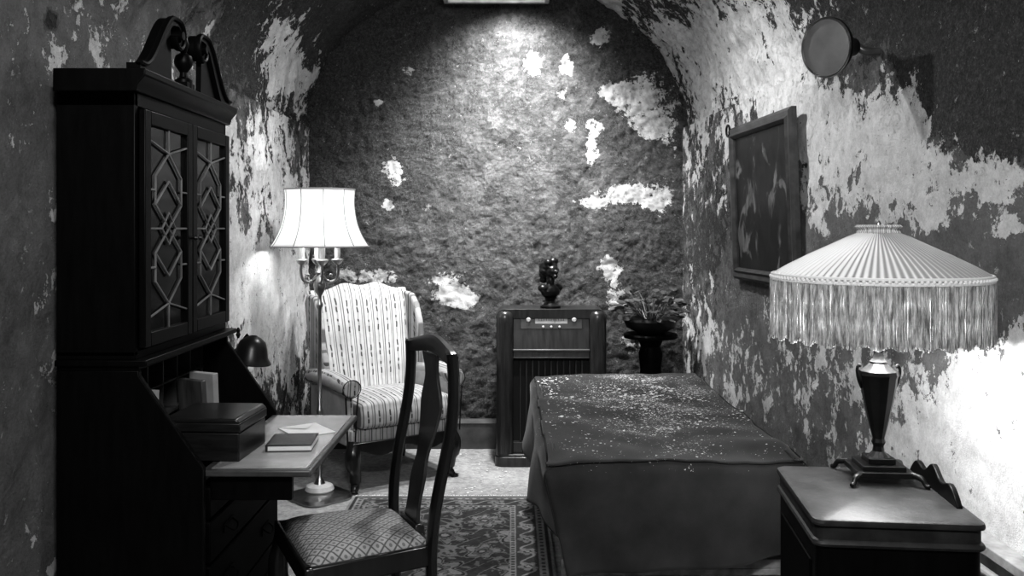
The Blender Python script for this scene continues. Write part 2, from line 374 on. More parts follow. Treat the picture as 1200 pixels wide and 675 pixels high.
# ---------------------------------------------------------------- secretary desk
DW=.81
desk=thing('secretary_desk','tall dark wooden secretary desk with glazed bookcase top and open writing lid against left wall','desk',(-1.30,2.555,0))
W=M['wood']
side=[(0,.09),(.42,.09),(.42,.765),(.235,1.03),(.235,1.045),(0,1.045)]
bm=B()
for y in (0,DW-.022): prism(bm,side,'y',y,y+.022)
box(bm,0,.235,.0,DW,1.045,1.062); box(bm,.0,.41,.022,DW-.022,.715,.735)
box(bm,0,.012,.022,DW-.022,.09,1.045); box(bm,0,.41,.022,DW-.022,.09,.11)
box(bm,0,.262,-.012,DW+.012,1.058,1.076)
obj('body',bm,W,desk,bev=.003)
for i,(x,y) in enumerate(((.38,.04),(.38,DW-.04),(.04,.04),(.04,DW-.04))):
    bm=B(); lathe(bm,[(.022,0),(.034,.012),(.038,.04),(.026,.07),(.036,.09)],x,y,16); obj('foot',bm,W,desk)
for k,(z0,z1) in enumerate(((.12,.30),(.31,.47),(.48,.60),(.61,.70))):
    bm=B(); box(bm,.40,.428,.035,DW-.035,z0,z1); dr=obj('drawer',bm,M['drawerwood'],desk,bev=.004)
    for y in (.2,DW-.2):
        bm=B(); zc=(z0+z1)/2
        tube(bm,smoothpts([(.43,y-.035,zc+.01),(.448,y-.03,zc-.004),(.452,y,zc-.014),(.448,y+.03,zc-.004),(.43,y+.035,zc+.01)],4),.0025,8)
        box(bm,.428,.431,y-.045,y+.045,zc-.012,zc+.018); obj('drawer_pull',bm,M['drawerwood'],dr,bev=.001)
bm=B(); box(bm,.405,.722,.02,DW-.02,.735,.755); lid=obj('writing_lid',bm,M['wood_mid'],desk,bev=.005)
bm=B(); box(bm,.43,.705,.04,DW-.04,.7551,.7565); obj('lid_sheen_sheet',bm,M['lid_sheen'],lid,label='thin pale sheet on the lid standing in for lamplight on it')  # sheet added to put lamplight on the lid into colour
for y in (.05,DW-.075):
    bm=B(); box(bm,.42,.66,y,y+.025,.66,.733); obj('lid_support',bm,W,desk,bev=.003)
bm=B()
for y in (.025,.15,.275,.40,.525,.65,.775): box(bm,.012,.15,y-.004,y+.004,.84,1.04)
box(bm,.012,.16,.022,DW-.022,.835,.843); box(bm,.012,.15,.022,DW-.022,.935,.941)
for y in (.025,.275,.525,.775): box(bm,.012,.15,y-.004,y+.004,.735,.84)
obj('pigeonholes',bm,M['wood_mid'],desk)
bm=B()
box(bm,0,.225,0,.02,1.085,1.86); box(bm,0,.225,DW-.02,DW,1.085,1.86); box(bm,0,.012,.02,DW-.02,1.085,1.86)
box(bm,0,.225,0,DW,1.075,1.10); box(bm,0,.225,0,DW,1.80,1.86)
for z in (1.32,1.56): box(bm,.012,.19,.02,DW-.02,z,z+.014)
obj('bookcase_body',bm,W,desk,bev=.003)
bm=B()
prism(bm,[(0,1.84),(.235,1.84),(.24,1.86),(.262,1.885),(.262,1.905),(0,1.905)],'y',-.02,DW+.02)
obj('cornice',bm,W,desk,bev=.003)
def ss(t): t=max(0,min(1,t)); return t*t*(3-2*t)
for s in (-1,1):
    f=lambda y:(y if s<0 else DW-y)
    path=[]
    for k in range(20):
        t=k/19; path.append((t*.295,1.925+.185*ss((t-.08)/.80)))
    vy,vz=.295,2.110-.047
    for k in range(1,18):
        a=R(90-k*15); rr0=.047*(1-.012*k); path.append((vy+rr0*math.cos(a),vz+rr0*math.sin(a)))
    bm=B()
    n=len(path); inn_=[]
    for i,(y,z) in enumerate(path):
        y0_,z0_=path[max(0,i-1)]; y1_,z1_=path[min(n-1,i+1)]; dy_,dz_=y1_-y0_,z1_-z0_; L=math.hypot(dy_,dz_) or 1
        w_=.018+.030*max(0,1-i/19)
        inn_.append((y+dz_/L*w_,max(1.905,z-dy_/L*w_)))
    A1=[[bm.verts.new((x,f(y),z)) for x in (.20,.24)] for y,z in path]
    A2=[[bm.verts.new((x,f(y),z)) for x in (.20,.24)] for y,z in inn_]
    for i in range(n-1):
        for q in ((A1[i][0],A1[i+1][0],A1[i+1][1],A1[i][1]),(A2[i][0],A2[i+1][0],A2[i+1][1],A2[i][1]),(A1[i][0],A1[i+1][0],A2[i+1][0],A2[i][0]),(A1[i][1],A1[i+1][1],A2[i+1][1],A2[i][1])): bm.faces.new(q)
    for i in (0,n-1): bm.faces.new((A1[i][0],A1[i][1],A2[i][1],A2[i][0]))
    tube(bm,[(.238,f(y),z) for y,z in path],.010,8,sx=.8,sy=1.2)
    prism(bm,[(f(0),1.90)]+[(f(y),z-.02) for y,z in path[1:18]]+[(f(.275),1.90)],'x',.208,.226)
    tube(bm,[(.20,f(vy),vz),(.256,f(vy),vz)],.014,16)
    obj('pediment_scroll',bm,W,desk)
bm=B(); lathe(bm,[(.028,1.905),(.028,1.94),(.014,1.95),(.012,1.965),(.026,1.985),(.031,2.0),(.026,2.02),(.010,2.03),(.014,2.045),(.018,2.06),(.012,2.08),(.004,2.10)],.215,DW/2,20)
box(bm,.19,.24,DW/2-.035,DW/2+.035,1.9,1.93)
obj('finial',bm,W,desk)
def bars(bm,y0,y1,z0,z1,x):
    w=y1-y0;h=z1-z0
    def L(pts,r=.0036):
        tube(bm,[(x,y0+a*w,z0+b*h) for a,b in pts],r,6)
    L([(.5,1),(.5,.88),(.15,.76),(.15,.62),(.85,.38),(.85,.24),(.5,.12),(.5,0)])
    L([(.5,.88),(.85,.76),(.85,.62),(.15,.38),(.15,.24),(.5,.12)])
    L([(.5,.74),(.85,.62)]); L([(.5,.74),(.15,.62)])
    L([(.5,.26),(.15,.38)]); L([(.5,.26),(.85,.38)])
    for b in (.69,.31): L([(0,b),(.15,b)]); L([(.85,b),(1,b)])
    L([(0,.93),(.5,.88),(1,.93)]); L([(0,.07),(.5,.12),(1,.07)]); L([(0,.5),(.32,.5),(.5,.58),(.68,.5),(1,.5)]); L([(.32,.5),(.5,.42),(.68,.5)])
for i in (0,1):
    y0=.022+i*(DW/2-.02); y1=y0+DW/2-.024; z0,z1=1.105,1.795; st=.042
    bm=B(); xx=.226
    box(bm,xx,xx+.02,y0,y0+st,z0,z1);box(bm,xx,xx+.02,y1-st,y1,z0,z1);box(bm,xx,xx+.02,y0+st,y1-st,z0,z0+st);box(bm,xx,xx+.02,y0+st,y1-st,z1-st,z1)
    d=obj('bookcase_door',bm,W,desk,bev=.003)
    bm=B(); box(bm,xx+.004,xx+.007,y0+st,y1-st,z0+st,z1-st); obj('pane',bm,M['glass'],d)
    bm=B(); bars(bm,y0+st,y1-st,z0+st,z1-st,xx+.014); obj('glazing_bars',bm,M['muntin'],d,label='thin geometric lattice bars over the glass')
    bm=B(); ky=y1-.02 if i==0 else y0+.02
    tube(bm,[(xx+.02,ky,1.42),(xx+.03,ky,1.42),(xx+.036,ky,1.42),(xx+.044,ky,1.42)],[.004,.004,.009,.006],10); obj('knob',bm,M['darkmetal'],d)
# things on the desk
cb=thing('wooden_chest','dark lidded wooden box standing on the open desk lid','box',(-.925,2.79,.7566),R(-3))
bm=B(); box(bm,-.12,.12,-.12,.12,0,.085); obj('chest_body',bm,M['wood_gloss'],cb,bev=.004)
bm=B(); box(bm,-.124,.124,-.124,.124,.087,.115); prism(bm,[(-.124,.115),(.124,.115),(.110,.128),(-.110,.128)],'y',-.124,.124); obj('chest_lid',bm,M['wood_gloss'],cb,bev=.004)
bk_=thing('notebook','slim dark closed notebook lying on the open desk lid','book',(-.70,2.865,.7570),R(4))
bm=B(); box(bm,-.065,.068,-.075,.075,.002,.018); obj('pages',bm,M['paper'],bk_)
bm=B(); box(bm,-.07,.07,-.08,.08,.018,.021); box(bm,-.07,.07,-.08,.08,0,.002); box(bm,-.072,-.066,-.08,.08,0,.021); obj('cover',bm,M['bookcover'],bk_,bev=.001)
bm=B(); box(bm,-.07,.07,-.085,.085,0,.0025); vs=[bm.verts.new(p) for p in ((-.07,.085,.0035),(.07,.085,.0035),(.0,.005,.0055))]; bm.faces.new(vs)
o=obj('envelope',bm,M['paper']); o.location=(-.705,3.075,.7572); o.rotation_euler=(0,0,R(35)); tag(o,'pale envelope lying flat on the desk lid beyond the dark notebook','envelope')
bm=B(); box(bm,-.012,.012,-.055,.055,0,.20)
o=obj('ledger',bm,M['paperdull'],bev=.003); o.location=(-1.06,3.10,.755); o.rotation_euler=(0,R(-3),R(65)); tag(o,'pale upright ledger standing inside the desk behind the chest','book')
bm=B(); box(bm,-.010,.010,-.06,.06,0,.19)
o=obj('account_book',bm,M['wood_mid'],bev=.003); o.location=(-1.07,3.02,.755); o.rotation_euler=(0,R(-4),R(60)); tag(o,'darker upright book beside the pale ledger inside the desk','book')
bm=B(); box(bm,-.05,.05,-.001,.001,0,.22)
o=obj('letter',bm,M['paperdull']); o.location=(-1.09,2.625,.757); o.rotation_euler=(R(-5),0,R(-12)); tag(o,'pale letter leaning inside the desk at its near end','letter')
# wall lamp beyond the desk
wl=thing('bell_lamp','small dark metal lamp with bell shade on a bracket just beyond the desk','lamp',(-1.31,3.62,.925))
bm=B(); tube(bm,[(-.06,0,.0),(.012,0,.0)],.035,20); obj('wall_plate',bm,M['darkmetal'],wl)
bm=B(); tube(bm,smoothpts([(.01,0,0),(.10,0,.0),(.19,-.01,.03),(.24,-.02,.09),(.25,-.02,.10)],6),.006,10); obj('arm',bm,M['darkmetal'],wl)
tm=Matrix.Translation((.265,-.02,.04))@Matrix.Rotation(R(8),4,'Y')@Matrix.Translation((-.265,.02,-.04))
bm=B(); lathe(bm,[(.012,.075),(.014,.095),(.030,.088),(.050,.072),(.060,.045),(.068,.010),(.084,-.012),(.082,-.015),(.06,.004),(.05,.035),(.02,.06)],.265,-.02,28); bm.transform(tm); obj('shade',bm,M['darkmetal'],wl)
bm=B(); lathe(bm,[(.004,.085),(.010,.10),(.006,.108),(.009,.118),(.003,.128)],.21,-.02,12); obj('finial',bm,M['darkmetal'],wl)
# ---------------------------------------------------------------- floor lamp
fl=thing('floor_lamp','lit floor lamp with pale bell shade and candle arms beside the striped armchair','lamp',(-1.035,4.82,0))
bm=B(); rf=lambda a,z:1+.10*math.cos(4*a)*(1 if z<.05 else 0)
lathe(bm,[(.155,0),(.16,.012),(.15,.028),(.10,.036),(.075,.042)],0,0,48,rf); obj('base',bm,M['brass'],fl)
bm=B(); lathe(bm,[(.07,.040),(.078,.05),(.07,.07),(.05,.08)],0,0,32); obj('stone_disc',bm,M['marble'],fl,label='pale stone disc in the lamp base')
bm=B(); lathe(bm,[(.03,.08),(.022,.10),(.012,.12),(.0115,.45),(.017,.46),(.017,.475),(.0115,.485),(.0105,1.02),(.018,1.03),(.020,1.045),(.011,1.06),(.011,1.09),(.024,1.11),(.034,1.145),(.024,1.18),(.014,1.195),(.026,1.215),(.014,1.235),(.008,1.26),(.008,1.40)],0,0,20); obj('pole',bm,M['brass'],fl)
for k in range(4):
    a=R(20+90*k); ca,sa=math.cos(a),math.sin(a)
    bm=B(); tube(bm,smoothpts([(.015*ca,.015*sa,1.20),(.045*ca,.045*sa,1.165),(.085*ca,.085*sa,1.175),(.10*ca,.10*sa,1.22),(.095*ca,.095*sa,1.27)],6),.008,8)
    ball(bm,(.045*ca,.045*sa,1.165),.013,sub=1); ball(bm,(.06*ca,.06*sa,1.20),.010,sub=1)
    lathe(bm,[(.01,1.255),(.022,1.265),(.033,1.282),(.030,1.288),(.012,1.29)],.095*ca,.095*sa,16); arm=obj('arm',bm,M['brass'],fl)
    bm=B(); lathe(bm,[(.015,1.29),(.016,1.32),(.015,1.375)],.095*ca,.095*sa,14); obj('candle_sleeve',bm,M['cream'],arm,label='white candle sleeve')
bm=B(); lathe(bm,[(.012,1.40),(.02,1.41),(.032,1.45),(.03,1.49),(.01,1.515)],0,0,16); obj('bulb',bm,M['emit'],fl)
NP=10
def sr(a,z):
    t=(a*NP/(2*math.pi))%1
    return 1-.035*(1-abs(2*t-1)**2)*(1 if 1.37<z<1.66 else .6)
prof=[]
for k in range(18):
    t=k/17; r=.264-.080*(1-(1-t)**2.9)+.010*max(0,t-.8)*5*.5; prof.append((r,1.355+.305*t))
RT=prof[-1][0]
bm=B(); lathe(bm,prof,0,0,120,sr,close=False); sh=obj('lamp_shade',bm,M['shade'],fl,ang=80)
m=sh.modifiers.new('s','SOLIDIFY'); m.thickness=.002
bm=B()
for z,r in ((1.355,.264),(1.66,RT)):
    tube(bm,[((r+.001)*math.cos(2*math.pi*k/60)*sr(2*math.pi*k/60,z),(r+.001)*math.sin(2*math.pi*k/60)*sr(2*math.pi*k/60,z),z) for k in range(61)],.004,6)
for k in range(NP):
    a=2*math.pi*k/NP; tube(bm,[((r+.001)*math.cos(a),(r+.001)*math.sin(a),z) for r,z in prof],.0022,6)
obj('shade_piping',bm,M['shade_trim'],sh)
# ---------------------------------------------------------------- wing armchair
ac=thing('wingback_armchair','pale striped wingback armchair with dark curved legs in the back left corner','armchair',(-.775,5.33,0),R(34))
ac.scale=(1.10,1.06,1.0)
ST=M['stripe']
bm=B(); NU,NV=60,24; rows=[];su=[]
for i in range(NU+1):
    u=i/NU*2-1; row=[]
    for j in range(NV+1):
        t=j/NV; hw=.262+.045*t**.8
        zt_=1.060+.050*(1-u*u)-.010*math.cos(3*math.pi*u)
        z=.42+(zt_-.42)*t
        bul=.010*abs(math.cos(2.5*math.pi*u))*min(1,t*3)*(1-t**6)+.02*(1-u*u)-.030*abs(u)**12-.03*t**14
        y=.14+(z-.42)*.20-bul
        row.append(bm.verts.new((u*hw,y,z))); su.append(u*.30)
    rows.append(row)
for i in range(NU):
    for j in range(NV): bm.faces.new((rows[i][j],rows[i+1][j],rows[i+1][j+1],rows[i][j+1]))
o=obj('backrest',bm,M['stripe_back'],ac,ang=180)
at=o.data.attributes.new('su','FLOAT','POINT'); at.data.foreach_set('value',su)
avg=sum(p.normal.y for p in o.data.polygons)
m=o.modifiers.new('s','SOLIDIFY'); m.thickness=.10; m.offset=(1 if avg>0 else -1)
for s in (-1,1):
    pts=[(.26,.55),(.02,.56),(.03,.66),(.09,.76),(.11,.88),(.15,.98),(.21,1.045),(.32,1.055),(.36,1.0),(.28,.7)]
    bm=B(); vs=prism(bm,pts,'x',s*.268,s*.308)
    for v_ in vs: v_.co.x+=s*.03*max(0,(.24-v_.co.y))*2
    wg=obj('wing',bm,M['stripe_wing_shaded'],ac,bev=.018,seg=4)
    a3=wg.data.attributes.new('su','FLOAT','POINT'); a3.data.foreach_set('value',[v2.co.y*.5 for v2 in wg.data.vertices])
    bm=B(); vs=prism(bm,[(-.27,.25),(.24,.25),(.24,.60),(-.24,.60)],'x',s*.27,s*.315); obj('arm_panel',bm,ST,ac,bev=.015,seg=3)
    bm=B(); P=[]
    for k in range(12):
        t=k/11; P.append((s*(.302+.012*math.sin(3*t)),-.30+.54*t,.575+.02*math.sin(math.pi*t)))
    tube(bm,P,[.052-.006*k/11 for k in range(12)],20); ar=obj('arm_roll',bm,ST,ac,bev=.012,seg=3)
    bm=B()
    tube(bm,[(s*.302+.048*math.cos(R(k*20)),-.302,.575+.048*math.sin(R(k*20))) for k in range(19)],.0028,6)
    tube(bm,[(s*.266,-.298,.545),(s*.275,-.296,.44),(s*.28,-.294,.27)],.004,6); tube(bm,[(s*.333,-.298,.53),(s*.328,-.296,.44),(s*.32,-.294,.27)],.004,6)
    obj('arm_trim',bm,M['chairwood'],ar,label='dark edging on the arm front')
bm=B(); vs=box(bm,-.264,.264,-.32,.14,.345,.49); bmesh.ops.subdivide_edges(bm,edges=bm.edges[:],cuts=4,use_grid_fill=True)
for v_ in bm.verts:
    x,y,z=v_.co
    if z>.46: v_.co.z+=.035*(1-(x/.27)**2)*(1-((y+.09)/.26)**2)
    elif .36<z<.47 and y<-.3: v_.co.y-=.012
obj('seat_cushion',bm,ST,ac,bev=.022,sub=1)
bm=B(); box(bm,-.30,.30,-.29,.24,.25,.345); obj('seat_rail_upholstery',bm,ST,ac,bev=.012,seg=3)
bm=B()
pp=[(-.30,.275),(.30,.275),(.30,.195)]
for k in range(21):
    t=k/20; pp.append((.28-.56*t,.21+.022*math.cos(4*math.pi*t)))
pp.append((-.30,.195)); prism(bm,pp,'y',-.305,-.275); obj('apron',bm,M['chairwood'],ac,bev=.004)
for sx_ in (-1,1):
    bm=B(); tube(bm,smoothpts([(sx_*.27,-.265,.27),(sx_*.29,-.285,.20),(sx_*.275,-.275,.10),(sx_*.27,-.27,.04),(sx_*.285,-.285,.012),(sx_*.29,-.29,0)],5),[.038]*4+[.040]*5+[.030]*5+[.022]*5+[.016]*3+[.024]*2+[.03,.03],12); obj('leg',bm,M['chairwood'],ac)
    bm=B(); tube(bm,[(sx_*.25,.21,.28),(sx_*.255,.235,.14),(sx_*.26,.28,0)],[.026,.022,.017],8); obj('leg',bm,M['chairwood'],ac)
# ---------------------------------------------------------------- console radio
ra=thing('console_radio','dark wooden console radio cabinet with dial panel standing against the back wall','radio',(.241,5.457,0))
def rr(w,y0,y1,r,n=6):
    pts=[]
    for (cx,cy,a0) in ((w-r,y0+r,-90),(w-.005,y1-.005,0),(-w+.005,y1-.005,90),(-w+r,y0+r,180)):
        rad=r if cy==y0+r else .005
        for k in range(n+1):
            a=R(a0+90*k/n); pts.append((cx+rad*math.cos(a),cy+rad*math.sin(a)))
    return pts
RM=M['radio']
bm=B(); prism(bm,rr(.345,-.012,.33,.05),'z',0,.06); prism(bm,rr(.338,-.004,.33,.05),'z',.06,.075); obj('plinth',bm,RM,ra,bev=.004)
bm=B()
tp=[(-.340,.90)]
for k in range(9): a=R(180-k*90/8); tp.append((-.340+.055+.055*math.cos(a),.901+.055*math.sin(a)))
for k in range(9): a=R(90-k*90/8); tp.append((.340-.055+.055*math.cos(a),.901+.055*math.sin(a)))
tp.append((.340,.90)); 
prism(bm,tp,'y',.03,.33)
obj('top',bm,RM,ra,bev=.008,seg=3)
bm=B(); prism(bm,rr(.325,.10,.325,.01),'z',.075,.905)
for s in (-1,1):
    prism(bm,[(s*.235,.02),(s*.325,.02),(s*.325,.12),(s*.235,.12)],'z',.075,.90)
box(bm,-.235,.235,.035,.12,.075,.14)
obj('cabinet',bm,RM,ra,bev=.004)
for s in (-1,1):
    bm=B(); ringz=[(1,.075),(1,.88),(.97,.905),(.88,.925),(.7,.938),(.4,.945)]
    lay_=[[bm.verts.new((s*.285+.052*q*math.cos(R(a)),.03+.038*q*math.sin(R(a)),z)) for a in range(0,360,15)] for q,z in ringz]
    for i in range(len(lay_)-1):
        for k in range(24): bm.faces.new((lay_[i][k],lay_[i][(k+1)%24],lay_[i+1][(k+1)%24],lay_[i+1][k]))
    bm.faces.new(lay_[0]); bm.faces.new(lay_[-1])
    for k in range(-1,2): tube(bm,[(s*.285+k*.020,-.006+abs(k)*.004,.09),(s*.285+k*.020,-.006+abs(k)*.004,.87)],.004,6)
    obj('pillar',bm,RM,ra)
bm=B(); prism(bm,[(.025,.66),(.085,.66),(.10,.935),(.055,.935)],'x',-.235,.235); cp=obj('control_panel',bm,RM,ra,bev=.004)
def tilt(z): return .025+(z-.66)/.26*.03
bm=B(); prism(bm,[(tilt(.835)-.006,.835),(tilt(.835)+.004,.835),(tilt(.932)+.004,.932),(tilt(.932)-.006,.932)],'x',-.19,.19); obj('dial_bezel',bm,M['radio_light'],cp,bev=.003)
bm=B(); prism(bm,[(tilt(.866)-.009,.866),(tilt(.866),.866),(tilt(.922),.922),(tilt(.922)-.009,.922)],'x',-.10,.10)
obj('dial',bm,M['dial'],cp,bev=.002)
bm=B()
for k in range(11):
    x=-.075+k*.015; z0=.884; z1=.898 if k%3 else .906
    box(bm,x-.0012,x+.0012,tilt(.895)-.0125,tilt(.895)-.0085,z0,z1)
box(bm,.02,.0225,tilt(.895)-.014,tilt(.895)-.0085,.872,.918)
obj('dial_marks',bm,M['black'],cp)
for x,z,r in ((-.14,.892,.014),(.14,.892,.014),(-.05,.848,.007),(0,.848,.007),(.05,.848,.007)):
    bm=B(); yy=tilt(z); tube(bm,[(x,yy+.003,z),(x,yy-.012,z),(x,yy-.022,z),(x,yy-.026,z)],[r*1.15,r*1.1,r,r*.75],16); obj('knob',bm,M['dial'],cp)
bm=B(); box(bm,-.235,.235,.012,.05,.70,.713); box(bm,-.235,.235,.024,.05,.655,.665); obj('moulding',bm,M['radio_light'],ra,bev=.004)
bm=B(); box(bm,-.235,.235,.085,.10,.14,.655); gr=obj('speaker_cloth',bm,M['black'],ra)
for k in range(11):
    x=-.19+k*.038
    bm=B(); prism(bm,[(x-.006,.09),(x-.004,.045),(x+.004,.045),(x+.006,.09)],'z',.14,.64); obj('grille_bar',bm,M['grille'],gr,bev=.002)
# bust on radio
bs=thing('bust_statuette','small dark bust statuette standing on top of the console radio','statuette',(.24,5.60,.956),R(35))
bs.scale=(1.3,1.3,1.04)
bm=B(); lathe(bm,[(.048,0),(.05,.012),(.035,.022),(.022,.04),(.026,.055),(.034,.062)],0,0,20); obj('pedestal',bm,M['bronze'],bs)
bm=B()
ball(bm,(0,0,.100),.045,(1.25,.8,1)); ball(bm,(-.045,0,.12),.026); ball(bm,(.045,0,.12),.026); ball(bm,(0,0,.165),.022,(1,1,1.8)); ball(bm,(0,-.008,.222),.038,(.85,1,1.15))
ball(bm,(0,.016,.245),.048,(1,1,.9)); ball(bm,(-.03,.015,.222),.024); ball(bm,(.034,.016,.225),.026); ball(bm,(0,.045,.20),.030); ball(bm,(0,.055,.165),.022); ball(bm,(0,-.050,.216),.010,(.7,1,1.3)); ball(bm,(0,-.038,.190),.014); ball(bm,(.02,.0,.28),.024); ball(bm,(-.02,-.01,.274),.022); ball(bm,(.0,.04,.27),.024)
o=obj('figure',bm,M['bronze'],bs); m=o.modifiers.new('r','REMESH'); m.mode='VOXEL'; m.voxel_size=.004; m.use_smooth_shade=True
# plant stand + plant
ps=thing('plant_stand','dark round pedestal plant stand in the back right corner','plant stand',(.86,5.56,0))
bm=B(); lathe(bm,[(.13,0),(.14,.015),(.12,.03),(.05,.05)],0,0,24); obj('base',bm,M['drawerwood'],ps)
bm=B(); lathe(bm,[(.045,.05),(.04,.09),(.06,.20),(.075,.30),(.07,.42),(.065,.58),(.075,.68),(.06,.72),(.08,.77)],0,0,24); obj('column',bm,M['drawerwood'],ps)
bm=B(); lathe(bm,[(.11,.77),(.165,.775),(.168,.79),(.16,.80)],0,0,28); obj('top',bm,M['drawerwood'],ps)
pl=thing('potted_plant','leafy houseplant in a low dark bowl on the corner pedestal stand','plant',(.86,5.56,.8005))
bm=B(); lathe(bm,[(.075,0),(.09,.008),(.150,.04),(.168,.08),(.162,.095),(.15,.095),(.13,.08)],0,0,28); obj('bowl',bm,M['potmat'],pl)
bm=B(); st=B(); rnd=random.Random(3)
for k in range(92):
    a=rnd.uniform(0,2*math.pi); e=rnd.uniform(.05,1.1); L=rnd.uniform(.10,.235)
    d=Vector((math.cos(a)*math.cos(e),math.sin(a)*math.cos(e),math.sin(e)*.9))
    if d.x>0: d.x*=.7
    if d.x<0: d.x*=.85
    p0=Vector((math.cos(a)*.05,math.sin(a)*.05,.085)); p1=p0+d*L*.6+Vector((0,0,.035)); p2=p0+d*L+Vector((0,0,.01))
    tube(st,[p0,p1,p2],.0018,5)
    nrm=Vector((rnd.uniform(-.5,.5),rnd.uniform(-1.0,.2),1)).normalized(); t_=(d*Vector((1,1,.3))+Vector((0,0,rnd.uniform(-.3,.3)))).normalized()
    sd=t_.cross(nrm).normalized(); wl_=rnd.uniform(.015,.027); ll=rnd.uniform(.05,.075)
    up=sd.cross(t_)
    ring=[]
    n=6
    for i in range(n+1):
        q=i/n; ww=wl_*math.sin(math.pi*min(1,q*.95+.03))**.7; c=p2+t_*(ll*q)-up*(.012*q*q*(-1))-Vector((0,0,.015*q*q))
        ring.append((bm.verts.new(c-sd*ww+up*.004),bm.verts.new(c),bm.verts.new(c+sd*ww+up*.004)))
    for i in range(n):
        for j in (0,1): bm.faces.new((ring[i][j],ring[i+1][j],ring[i+1][j+1],ring[i][j+1]))
obj('leaves',bm,M['leaf'],pl,kind='stuff'); obj('stems',st,M['leaf'],pl)
# ---------------------------------------------------------------- bed
bx0,bx1,by0,by1=.12,1.075,3.26,5.17
bed=thing('bed','low narrow iron bed standing under the dark blanket along the right wall','bed',(.59,4.2,0))
def lc(bm,o): bmesh.ops.translate(bm,verts=bm.verts[:],vec=(-o[0],-o[1],-o[2])); return bm
O=(.59,4.2,0)
bm=B(); box(bm,bx0+.03,bx1-.03,by0+.04,by1-.03,.30,.565); obj('mattress',lc(bm,O),M['mattress'],bed,bev=.05,seg=4)
for (y) in (by0+.02,by1-.05):
    bm=B(); box(bm,bx0+.06,bx1-.02,y,y+.035,.205,.24); box(bm,bx0+.06,bx1-.02,y+.0,y+.006,.18,.205); obj('end_rail',lc(bm,O),M['iron'],bed,bev=.003)
for x in (bx0+.06,bx1-.05):
    bm=B(); box(bm,x,x+.035,by0+.02,by1-.02,.25,.29); obj('side_rail',lc(bm,O),M['iron'],bed,bev=.003)
for x in (.24,1.0):
    for y in (3.32,5.1):
        bm=B(); tube(bm,[(x,y,.25),(x,y,.03)],.018,12); tube(bm,[(x,y,.03),(x,y,0)],.026,12); obj('leg',lc(bm,O),M['iron'],bed)
# blanket
bm=B(); nx,ny=110,160; exL,exR,exF=.30,.10,.46
gx0,gx1,gy0,gy1=bx0-exL,bx1+exR,by0-exF,by1+.03
grid=[]
zt=.60
def ztop(x,y):
    z=.020*noise.noise(Vector((x*2.4,y*1.8,1)))+.012*noise.noise(Vector((x*8,y*5,4)))
    z+=.022*math.exp(-((x-.28)/.2)**2)*math.exp(-((y-4.95)/.25)**2)
    z-=.018*math.exp(-((x-.62)/.3)**2)*math.exp(-((y-3.9)/.5)**2)
    z+=.009*math.sin((x*2.2+y*3.1)*3+2*noise.noise(Vector((x*3,y*3,9))))*math.exp(-((y-3.4)/.35)**2)
    return z
def cloth(u,v):
    x=gx0+(gx1-gx0)*u; y=gy0+(gy1-gy0)*v
    aL=max(0,bx0-x); aR=max(0,x-bx1); b=max(0,by0-y)
    a=max(aL,aR); sgn=-1 if aL>0 else 1
    cx=min(max(x,bx0),bx1); cy=max(y,by0)
    r=.06
    zl=ztop(cx,cy)
    if a<=0 and b<=0: return Vector((cx,cy,zt+zl))
    d=max(a,b)+.22*min(a,b)
    if aL>0 and b<=0: d*=1+.22*math.sin(cy*3.3+.5)*min(1,(cy-by0)/.5)
    if d<r*1.57: hor=r*math.sin(d/r); drop=r*(1-math.cos(d/r))
    else: hor=r; drop=r+(d-r*1.57)
    n=Vector((sgn*a,-b,0)); n.normalize()
    s=cx*1.0 if b>a else cy
    wav=drop*(.14*math.sin(s*6.5+2.3+drop*2.0)+.06*math.sin(s*15+.4+drop*5)+.12*noise.noise(Vector((s*5,drop*5,3))))*min(1,drop/.12)
    corner=min(a,b)/max(a,b) if max(a,b)>0 else 0
    hh=hor+wav*.6*(1-corner)+.05*drop-r*.8
    if sgn<0 and b>0: hh-=drop*.18*corner
    shift=.20*drop
    if b>0: cx+= shift*max(0,1-(cx-bx0)/.35)
    elif aL>0: cx+=shift*max(0,1-(cy-by0)/.4)
    lift=0
    if b>a: lift=drop*.25*max(0,(cx-bx0)/(bx1-bx0))
    if aR>0: hh=min(hh,.035)
    zz=zt+zl*max(0,1-drop/.3)-drop+lift
    return Vector((cx,cy,0))+n*hh+Vector((0,0,max(.015,zz)))
for i in range(nx+1):
    grid.append([bm.verts.new(cloth(i/nx,j/ny)) for j in range(ny+1)])
for i in range(nx):
    for j in range(ny): bm.faces.new((grid[i][j],grid[i+1][j],grid[i+1][j+1],grid[i][j+1]))
bl=obj('blanket',bm,M['blanket'],ang=180); m=bl.modifiers.new('s','SOLIDIFY'); m.thickness=.005; m.offset=1
tag(bl,'dark wool blanket draped over the bed and dusted with paint flakes','blanket')
def flakes(name,pts,lab):
    bm=B(); rnd=random.Random(5)
    for (x,y,z,s) in pts:
        a=rnd.uniform(0,6.28); n=rnd.choice((3,4,5))
        vs=[bm.verts.new((x+s*math.cos(a+6.28*k/n)*rnd.uniform(.6,1.2),y+s*math.sin(a+6.28*k/n)*rnd.uniform(.6,1.2),z+rnd.uniform(0,s*.5)+.001)) for k in range(n)]
        bm.faces.new(vs)
    return tag(obj(name,bm,M['flake']),lab,'paint flakes',kind='stuff')
rnd=random.Random(11); P=[]
